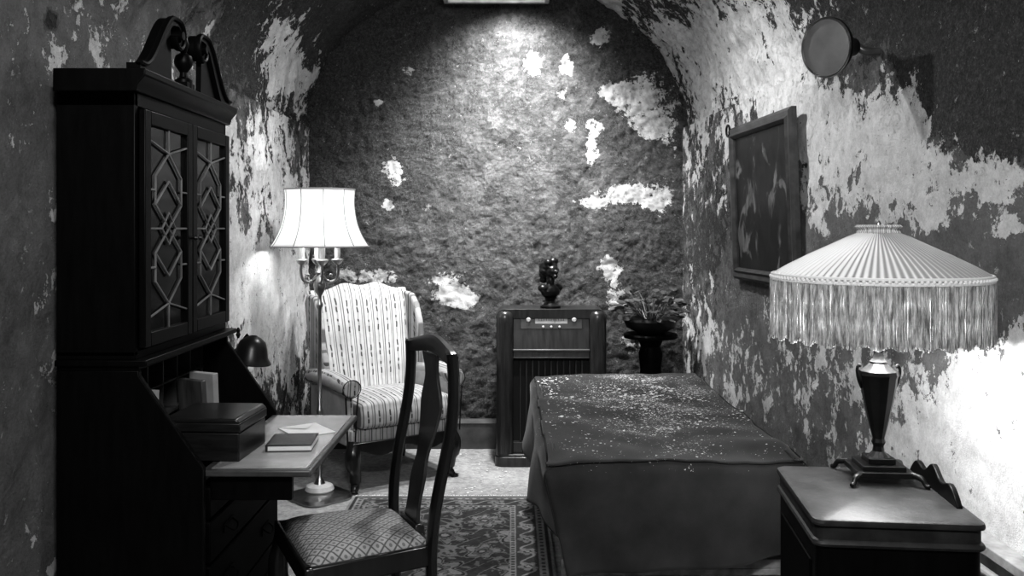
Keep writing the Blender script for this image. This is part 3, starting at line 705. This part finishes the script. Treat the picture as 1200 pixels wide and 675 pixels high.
for k in range(5000):
    if rnd.random()<.75: x=rnd.gauss(.68,.21); y=rnd.gauss(4.55,.42)
    else: x=rnd.uniform(.15,1.04); y=rnd.uniform(3.3,5.1)
    if not(.14<x<1.05 and 3.28<y<5.12): continue
    nn=noise.noise(Vector((x*5,y*4,2)))+.4*noise.noise(Vector((x*13,y*11,6)))
    if nn<.0 and rnd.random()<.75: continue
    P.append((x,y,zt+ztop(x,y)+.006,rnd.choice((.0012,.0015,.002,.002,.003,.003,.0045,.006))))
for c_ in range(46):
    if c_%4==0: cx_=rnd.uniform(.16,.30); cy_=rnd.uniform(3.7,5.0)
    else: cx_=rnd.gauss(.70,.20); cy_=rnd.gauss(4.5,.40)
    for k in range(rnd.randint(6,18)):
        x=cx_+rnd.gauss(0,.03); y=cy_+rnd.gauss(0,.05)
        if .14<x<1.05 and 3.28<y<5.12: P.append((x,y,zt+ztop(x,y)+.006+rnd.uniform(0,.003),rnd.choice((.003,.004,.006,.008,.011))))
flakes('blanket_paint_flakes',P,'scattered pale paint flakes lying on top of the dark blanket')
P=[]
for k in range(900):
    x=rnd.uniform(-1.2,.0); y=rnd.uniform(4.9,5.8)
    dx_,dy_=x+.775,y-5.33; lx=dx_*math.cos(R(34))+dy_*math.sin(R(34)); ly=-dx_*math.sin(R(34))+dy_*math.cos(R(34))
    if (abs(lx)<.42 and abs(ly)<.42) or math.hypot(x+1.035,y-4.82)<.2 or x>-.12 and y>5.4: continue
    P.append((x,y,.001,rnd.choice((.002,.003,.004,.008))))
flakes('floor_paint_flakes',P,'pale paint flakes and plaster crumbs on the bare floor behind the rug')
# ---------------------------------------------------------------- rug
rx0,rx1,ry0,ry1=-.855,.185,1.9,4.83
def tone(x,y):
    wx=x+.012*noise.noise(Vector((x*9,y*9,5))); wy=y+.012*noise.noise(Vector((x*9,y*9,8)))
    u=min(x-rx0,rx1-x); v=min(y-ry0,ry1-y); d=min(u,v)
    n=noise.noise(Vector((x*40,y*40,0)))
    along=wy if u<v else wx
    if d<.012: return .22
    if d<.032: return .04
    if d<.040: return .24
    if d<.060: return .20 if (along*24)%1<.5 else .06
    if d<.067: return .20
    if d<.165:
        c=(d-.116)/.049; p=(along/.17)%1-.5
        if abs(c+.6*math.sin(along*2*math.pi/.17))<.15: return .20
        r=math.hypot(c*.32,p)
        if r<.07: return .20
        if r<.12: return .03
        if r<.25+.05*math.cos(5*math.atan2(p,c*.32)+1): return .16
        return .05
    if d<.172: return .22
    if d<.190: return .20 if (along*34)%1<.45 else .05
    if d<.197: return .20
    val=.042+.015*n
    cw,ch=.36,.42
    for oi,(ox,oy,sc) in enumerate(((0,0,1),(.5,.5,.75))):
        px_=((wx-rx0)/cw+ox)%1-.5; py_=((wy-ry0)/ch+oy)%1-.5
        k=int(math.floor((wx-rx0)/cw+ox))+2*int(math.floor((wy-ry0)/ch+oy))
        r=math.hypot(px_*cw,py_*ch)/.145/sc; a=math.atan2(py_,px_)
        pet=5+(k%4)
        if r<.13: return .20
        if r<.22: return .03
        if r<.36+.08*math.cos(pet*a+k+1): return .10
        if r<.40+.08*math.cos(pet*a+k+1): return .03
        if r<.62+.18*math.cos(pet*a+k): val=.16
        elif r<.70+.20*math.cos(pet*a+k): return .025
        elif r<.76+.20*math.cos(pet*a+k): return .15
    if val>.1: return val
    vine=math.sin(wx*36+2.4*math.sin(wy*17+1))+math.sin(wy*34+2.4*math.sin(wx*20))
    if abs(vine)<.11: return .14
    if noise.noise(Vector((wx*30,wy*30,3)))>.36: return .13
    return val
nxr=190;nyr=520; vs=[];tn=[]
for i in range(nxr+1):
    for j in range(nyr+1):
        x=rx0+(rx1-rx0)*i/nxr; y=ry0+(ry1-ry0)*j/nyr
        vs.append((x,y,.010+.002*noise.noise(Vector((x*2,y*2,0))))); tn.append(tone(x,y))
fs=[(i*(nyr+1)+j,(i+1)*(nyr+1)+j,(i+1)*(nyr+1)+j+1,i*(nyr+1)+j+1) for i in range(nxr) for j in range(nyr)]
me=bpy.data.meshes.new('rug'); me.from_pydata(vs,[],fs); at=me.attributes.new('tone','FLOAT','POINT'); at.data.foreach_set('value',tn); me.materials.append(M['rug'])
rug=thing('oriental_rug','dark patterned oriental rug with bordered edge on the floor between desk and bed','rug',(0,0,0))
o=bpy.data.objects.new('pile',me); C.objects.link(o); o.parent=rug; m=o.modifiers.new('s','SOLIDIFY'); m.thickness=.008; m.offset=-1
bm=B(); rnd=random.Random(2)
for k in range(150):
    x=rx0+.004+(rx1-rx0-.008)*k/149
    tube(bm,[(x,ry1-.003,.006),(x+rnd.uniform(-.004,.004),ry1+.02,.004),(x+rnd.uniform(-.008,.008),ry1+rnd.uniform(.03,.045),.002)],.0014,4)
obj('fringe',bm,M['paper'],rug,kind='stuff')
# ---------------------------------------------------------------- desk chair
dc=thing('desk_chair','dark wooden side chair with shaped splat and diamond patterned seat drawn up to the desk','chair',(-.508,2.785,.0145),R(-65))
CW=M['chairwood']
SZ=.035; FY=-.185
bm=B()
prism(bm,[(-.235,FY),(.235,FY),(.235,FY+.025),(-.235,FY+.025)],'z',.385+SZ,.45+SZ)
prism(bm,[(-.195,.19),(.195,.19),(.195,.215),(-.195,.215)],'z',.385+SZ,.45+SZ)
for s in (-1,1): prism(bm,[(s*.235,FY),(s*.195,.215),(s*.173,.215),(s*.212,FY)],'z',.385+SZ,.45+SZ)
obj('seat_frame',bm,CW,dc,bev=.006)
bm=B(); n=14
rows=[]
for i in range(n+1):
    row=[]
    for j in range(n+1):
        v_=j/n;u_=i/n*2-1; y=FY+.007+(.207-FY-.007)*v_; hw=.226-.04*v_
        ed=(1-abs(u_)**4)*(1-abs(2*v_-1)**4)
        row.append(bm.verts.new((u_*hw,y,.446+SZ+.040*ed**.6)))
    rows.append(row)
for i in range(n):
    for j in range(n): bm.faces.new((rows[i][j],rows[i+1][j],rows[i+1][j+1],rows[i][j+1]))
o=obj('seat',bm,M['diamond'],dc,ang=90); m=o.modifiers.new('s','SOLIDIFY'); m.thickness=.02; m.offset=-1
for s in (-1,1):
    bm=B(); tube(bm,smoothpts([(s*.212,FY+.025,.46),(s*.225,FY+.01,.34),(s*.212,FY+.025,.2),(s*.202,FY+.035,.06),(s*.212,FY+.022,.015),(s*.212,FY+.022,0)],5),[.026]*4+[.032]*6+[.022]*6+[.015]*4+[.02]*3+[.024]*3,12); obj('leg',bm,CW,dc)
def backcurve(z):
    t=max(0,(z-.44)/.64)
    return .205+.060*math.sin(min(1.0,t)*math.pi*.5)**1.2-.010*math.sin(math.pi*2*t)
for s in (-1,1):
    pts=[(s*.195,.25,0),(s*.192,.225,.15),(s*.188,.208,.30),(s*.185,.205,.44)]
    for k in range(1,12):
        z=.44+.615*k/11; pts.append((s*(.185+.022*math.sin(math.pi*(z-.44)/.64*1.0)+.008*(k/11)),backcurve(z),z))
    bm=B(); tube(bm,smoothpts(pts,2),.022,8,sx=.8,sy=1.0,up=(0,1,0),rot=R(22.5)); obj('leg' ,bm,CW,dc,label='rear leg rising into the back post')
bm=B(); n=28; ring=[]
for i in range(n+1):
    t=i/n*2-1; x=t*.212
    zc=1.053+.012*math.cos(t*math.pi)
    hz=.020+.007*math.cos(t*math.pi*.5); y=backcurve(1.05)+.014*(1-t*t)
    if abs(t)>.9: hz*=1-.4*((abs(t)-.9)/.1)
    ring.append([bm.verts.new(p) for p in ((x,y-.012,zc-hz),(x,y-.015,zc+hz*.5),(x,y-.007,zc+hz),(x,y+.009,zc+hz),(x,y+.015,zc+hz*.5),(x,y+.012,zc-hz))])
for i in range(n):
    for k in range(6): bm.faces.new((ring[i][k],ring[i+1][k],ring[i+1][(k+1)%6],ring[i][(k+1)%6]))
bm.faces.new(ring[0]); bm.faces.new(ring[-1][::-1]); obj('crest_rail',bm,CW,dc)
bm=B(); n=30; L_=[]
for i in range(n+1):
    t=i/n; z=.48+.555*t
    w=.044+.024*math.sin(math.pi*(t*1.1))**2+.034*math.exp(-((t-.72)/.12)**2)-.024*math.exp(-((t-.42)/.10)**2)+.014*math.exp(-((t-.05)/.06)**2)+.02*math.exp(-((t-1)/.08)**2)
    y=backcurve(z)+.010*math.sin(math.pi*t)
    L_.append([bm.verts.new(p) for p in ((-w,y-.006,z),(w,y-.006,z),(w,y+.006,z),(-w,y+.006,z))])
for i in range(n):
    for k in range(4): bm.faces.new((L_[i][k],L_[i+1][k],L_[i+1][(k+1)%4],L_[i][(k+1)%4]))
bm.faces.new(L_[0]); bm.faces.new(L_[-1][::-1]); obj('splat',bm,M['splatwood'],dc,bev=.002)
bm=B(); prism(bm,[(-.09,.46),(.09,.46),(.075,.51),(-.075,.51)],'y',.192,.222); obj('splat_shoe',bm,CW,dc,bev=.003)
# ---------------------------------------------------------------- nightstand + lamp
TZ=.80
ns=thing('bedside_cabinet','dark wooden bedside cabinet with worn moulded lid-like top beside the foot of the bed','cabinet',(.886,2.215,0),R(-6))
def rrect(hx,hy,r,n=6):
    pts=[]
    for (cx,cy,a0) in ((hx-r,-hy+r,-90),(hx-r,hy-r,0),(-hx+r,hy-r,90),(-hx+r,-hy+r,180)):
        for k in range(n+1):
            a=R(a0+90*k/n); pts.append((cx+r*math.cos(a),cy+r*math.sin(a)))
    return pts
bm=B(); prism(bm,rrect(.179,.221,.022),'z',.06,.74); obj('body',bm,W,ns,bev=.004)
bm=B()
lay=[(.179,.221,.735),(.186,.228,.738),(.188,.231,.744),(.186,.228,.750),(.181,.224,.753),(.181,.224,.782),(.187,.230,.785),(.188,.231,.790),(.186,.229,.797),(.181,.224,.80)]
rings=[[bm.verts.new((x,y,z)) for x,y in rrect(hx,hy,.026)] for hx,hy,z in lay]
for i in range(len(rings)-1):
    n=len(rings[0])
    for k in range(n): bm.faces.new((rings[i][k],rings[i][(k+1)%n],rings[i+1][(k+1)%n],rings[i+1][k]))
bm.faces.new(rings[0][::-1]); bm.faces.new(rings[-1]); obj('top',bm,simple('cabinet_top',.014,.045,.5,14,bump=.35,spec=.25),ns,ang=30)
bm=B(); box(bm,-.184,-.176,-.17,.17,.10,.69); d=obj('door',bm,M['drawerwood'],ns,bev=.003)
for sx_ in (-1,1):
    for sy_ in (-1,1):
        bm=B(); lathe(bm,[(.016,0),(.024,.015),(.02,.035),(.028,.062)],sx_*.145,sy_*.185,14); obj('foot',bm,W,ns)
bm=B(); pts=[(-.12,.797),(.21,.797)]
for k in range(25):
    t=k/24; y=.21-.33*t; s=abs(2*t-1); pts.append((y,.812+.040*(1-s)**.6+.010*math.cos(s*9)))
prism(bm,pts,'x',.160,.174); obj('gallery',bm,W,ns,bev=.003,label='low shaped backboard along the wall side')
tl=thing('table_lamp','lit table lamp with dark urn base and pleated fringed shade on the bedside cabinet','lamp',(.953,2.33,TZ+.001),R(-5))
DM=M['darkmetal']
bm=B()
for sx_ in (-1,1):
    for sy_ in (-1,1):
        tube(bm,smoothpts([(sx_*.06,sy_*.06,.028),(sx_*.08,sy_*.08,.022),(sx_*.088,sy_*.088,.008),(sx_*.095,sy_*.095,.006)],4),[.008]*5+[.007]*5+[.006]*3,8)
prism(bm,rrect(.070,.070,.004),'z',.018,.032); prism(bm,rrect(.054,.054,.004),'z',.032,.044); prism(bm,rrect(.034,.034,.004),'z',.044,.058)
obj('base',bm,DM,tl,bev=.002)
bm=B(); lathe(bm,[(.028,.058),(.015,.072),(.013,.085),(.018,.095),(.015,.105),(.021,.13),(.030,.17),(.039,.21),(.045,.245),(.047,.262),(.050,.27),(.048,.28),(.034,.288),(.022,.30)],0,0,12,rot=R(15)); obj('urn',bm,DM,tl,ang=20)
for s in (-1,1):
    bm=B(); tube(bm,smoothpts([(s*.042,0,.235),(s*.050,0,.255),(s*.054,0,.28),(s*.050,0,.294),(s*.044,0,.29)],5),[.004]*21,8); obj('handle',bm,DM,tl)
bm=B(); lathe(bm,[(.020,.298),(.022,.304),(.014,.312),(.012,.328),(.016,.334),(.011,.342),(.010,.36)],0,0,24); obj('neck',bm,M['neck'],tl,label='slim grey neck')
bm=B(); lathe(bm,[(.007,.355),(.007,.46)],0,0,12); lathe(bm,[(.012,.45),(.014,.475)],0,0,12); obj('stem',bm,M['black'],tl)
bm=B(); lathe(bm,[(.010,.47),(.014,.48),(.024,.50),(.026,.52),(.018,.54),(.006,.55)],0,0,20); obj('bulb',bm,M['emit'],tl)
NPL=88
bm=B(); prof=[(.044,.641),(.05,.637),(.075,.627),(.12,.605),(.175,.579),(.225,.552),(.258,.532),(.264,.52)]
lathe(bm,prof,0,0,NPL*4,lambda a,z:1+.006*math.cos(a*NPL)+(.008*abs(math.cos(a*8)) if z<.56 else 0),close=False,zf=lambda a,r,z:.002*math.cos(a*NPL)*(1 if r<.26 else 0))
sh=obj('lamp_shade',bm,M['shade2'],tl,ang=180); m=sh.modifiers.new('s','SOLIDIFY'); m.thickness=.0015
bm=B(); lathe(bm,[(.046,.632),(.052,.639),(.048,.647),(.056,.654),(.05,.659),(.04,.656)],0,0,96,lambda a,z:1+.05*math.cos(a*24)); obj('crown_ruffle',bm,M['shade2'],sh)
bm=B()
for r,z,t_ in ((.266,.530,.004),(.267,.518,.005)):
    tube(bm,[(r*math.cos(2*math.pi*k/90),r*math.sin(2*math.pi*k/90),z) for k in range(91)],t_,6)
for k in range(120):
    a=2*math.pi*k/120; ball(bm,(.269*math.cos(a),.269*math.sin(a),.524),.005,sub=1)
obj('braid',bm,M['braid'],sh)
bm=B(); rnd=random.Random(8); NF=2400
for k in range(NF):
    a=2*math.pi*k/NF; r=.266+rnd.uniform(-.007,.005); L=.147+.005*math.cos(a*30)+rnd.uniform(-.007,.006); dx=rnd.uniform(-.003,.003)
    p=[]
    for i in range(7):
        t=i/6; aa=a+dx*t*2; p.append((r*math.cos(aa),r*math.sin(aa),.518-L*t))
    tube(bm,p,[.0012,.0014,.0010,.0014,.0010,.0013,.0020],4)
obj('fringe',bm,M['fringe'],sh,kind='stuff')
bm=B(); lathe(bm,[(.004,.55),(.004,.648),(.008,.655),(.006,.665),(.002,.670)],0,0,12); obj('finial',bm,M['brass'],tl)
# ---------------------------------------------------------------- picture
py_c=4.27; hw=.445
pic=thing('framed_painting','dark framed painting hanging tilted forward on the peeling right wall','picture',(XR(py_c)+.006,py_c,1.19))
pic.rotation_euler=(0,R(-2.0),math.atan(.055))
hh_=.785
bm=B()
prof=[(0,0),(-.022,0),(-.034,.014),(-.030,.034),(-.040,.046),(-.024,.060),(0,.060)]
cor=[(-hw,0),(hw,0),(hw,hh_),(-hw,hh_)]; inn=[(1,1),(-1,1),(-1,-1),(1,-1)]
rings=[[bm.verts.new((d,cy+ix*w,cz+iz*w)) for d,w in prof] for (cy,cz),(ix,iz) in zip(cor,inn)]
for i in range(4):
    a=rings[i];b=rings[(i+1)%4]
    for k in range(len(prof)): bm.faces.new((a[k],b[k],b[(k+1)%len(prof)],a[(k+1)%len(prof)]))
obj('frame',bm,M['mould'],pic,ang=25)
bm=B(); box(bm,-.014,-.006,-hw+.05,hw-.05,.05,hh_-.05); obj('canvas',bm,M['painting'],pic)
bm=B(); tube(bm,[(-.03,hw+.0+.03*math.cos(R(k*30)),hh_-.01+.03*math.sin(R(k*30))) for k in range(13)],.006,8); obj('hook',bm,M['darkmetal'],pic)
# ---------------------------------------------------------------- wall spotlight
nrm=Vector((-.85,-.52,-.12)).normalized()
c0=Vector((1.09,3.09,2.075))
sp_=thing('wall_spotlight','dark shallow spotlight with grey oval face high on the right wall','spotlight',tuple(c0))
bm=B(); P=[nrm*.008,Vector((0,0,0)),-nrm*.015,-nrm*.045,-nrm*.075,-nrm*.09,-nrm*.13,-nrm*.14]
tube(bm,P,[.102,.103,.094,.070,.045,.034,.032,.02],36); obj('housing',bm,DM,sp_)
bm=B(); tube(bm,[nrm*.0,nrm*.010,nrm*.013],[.098,.098,.086],36); obj('lens',bm,M['opal'],sp_,label='grey round lens')
ux=Vector((0,0,1)).cross(nrm).normalized(); uy=nrm.cross(ux).normalized()
bm=B(); tube(bm,[nrm*.012+ux*math.cos(R(k*10))*.100+uy*math.sin(R(k*10))*.100 for k in range(37)],.004,6); obj('rim',bm,M['brass'],sp_,label='bright metal rim')
bm=B(); q=-nrm*.12; wp=Vector((XR(3.2)+.03-c0.x,.06,.0))
tube(bm,smoothpts([q,q+Vector((.02,.01,.01)),wp+Vector((-.06,0,.0)),wp],5),.014,10); obj('bracket',bm,M['mould'],sp_)
# ---------------------------------------------------------------- lights
def light(name,ty,loc,power,target=None,**k):
    d=bpy.data.lights.new(name,ty); d.energy=power
    for a,b in k.items(): setattr(d,a,b)
    o=bpy.data.objects.new(name,d); C.objects.link(o); o.location=loc
    if target: o.rotation_euler=(Vector(target)-Vector(loc)).to_track_quat('-Z','Y').to_euler()
    return o
light('skylight_beam','SPOT',(.02,5.60,2.885),82,(.02,5.98,2.1),spot_size=R(130),spot_blend=.8,shadow_soft_size=.05)
light('back_wall_wash','SPOT',(.0,5.16,2.92),360,(.03,5.95,1.3),spot_size=R(95),spot_blend=1.0,shadow_soft_size=.05)  # added spot ahead of the skylight to brighten the middle of the wall
light('overhead_fill','SPOT',(.10,4.3,3.0),140,(.1,4.2,0),spot_size=R(150),spot_blend=.6,shadow_soft_size=.05)  # added overhead fill; the vault has no lamp here
light('floor_lamp_light','POINT',(-1.035,4.82,1.47),21,shadow_soft_size=.05)
light('table_lamp_light','POINT',(.953,2.33,TZ+.435),30,shadow_soft_size=.04)
light('doorway_fill','AREA',(.0,.3,2.6),62,(.1,4.5,2.0),shape='RECTANGLE',size=.5,size_y=.4)
w=bpy.data.worlds.new('World'); S.world=w; w.use_nodes=True; w.node_tree.nodes['Background'].inputs[0].default_value=g(.5); w.node_tree.nodes['Background'].inputs[1].default_value=.035
# ---------------------------------------------------------------- camera
cd=bpy.data.cameras.new('Camera'); cd.sensor_width=36; cd.lens=F/1200*36; cd.shift_y=-(337.5-268)/1200; cd.clip_start=.05
co=bpy.data.objects.new('Camera',cd); C.objects.link(co); co.location=(0,0,H); co.rotation_euler=(R(90),0,0); S.camera=co
S.view_settings.view_transform='Standard'
try: S.view_settings.look='Medium High Contrast'
except Exception as e: print('look',e)
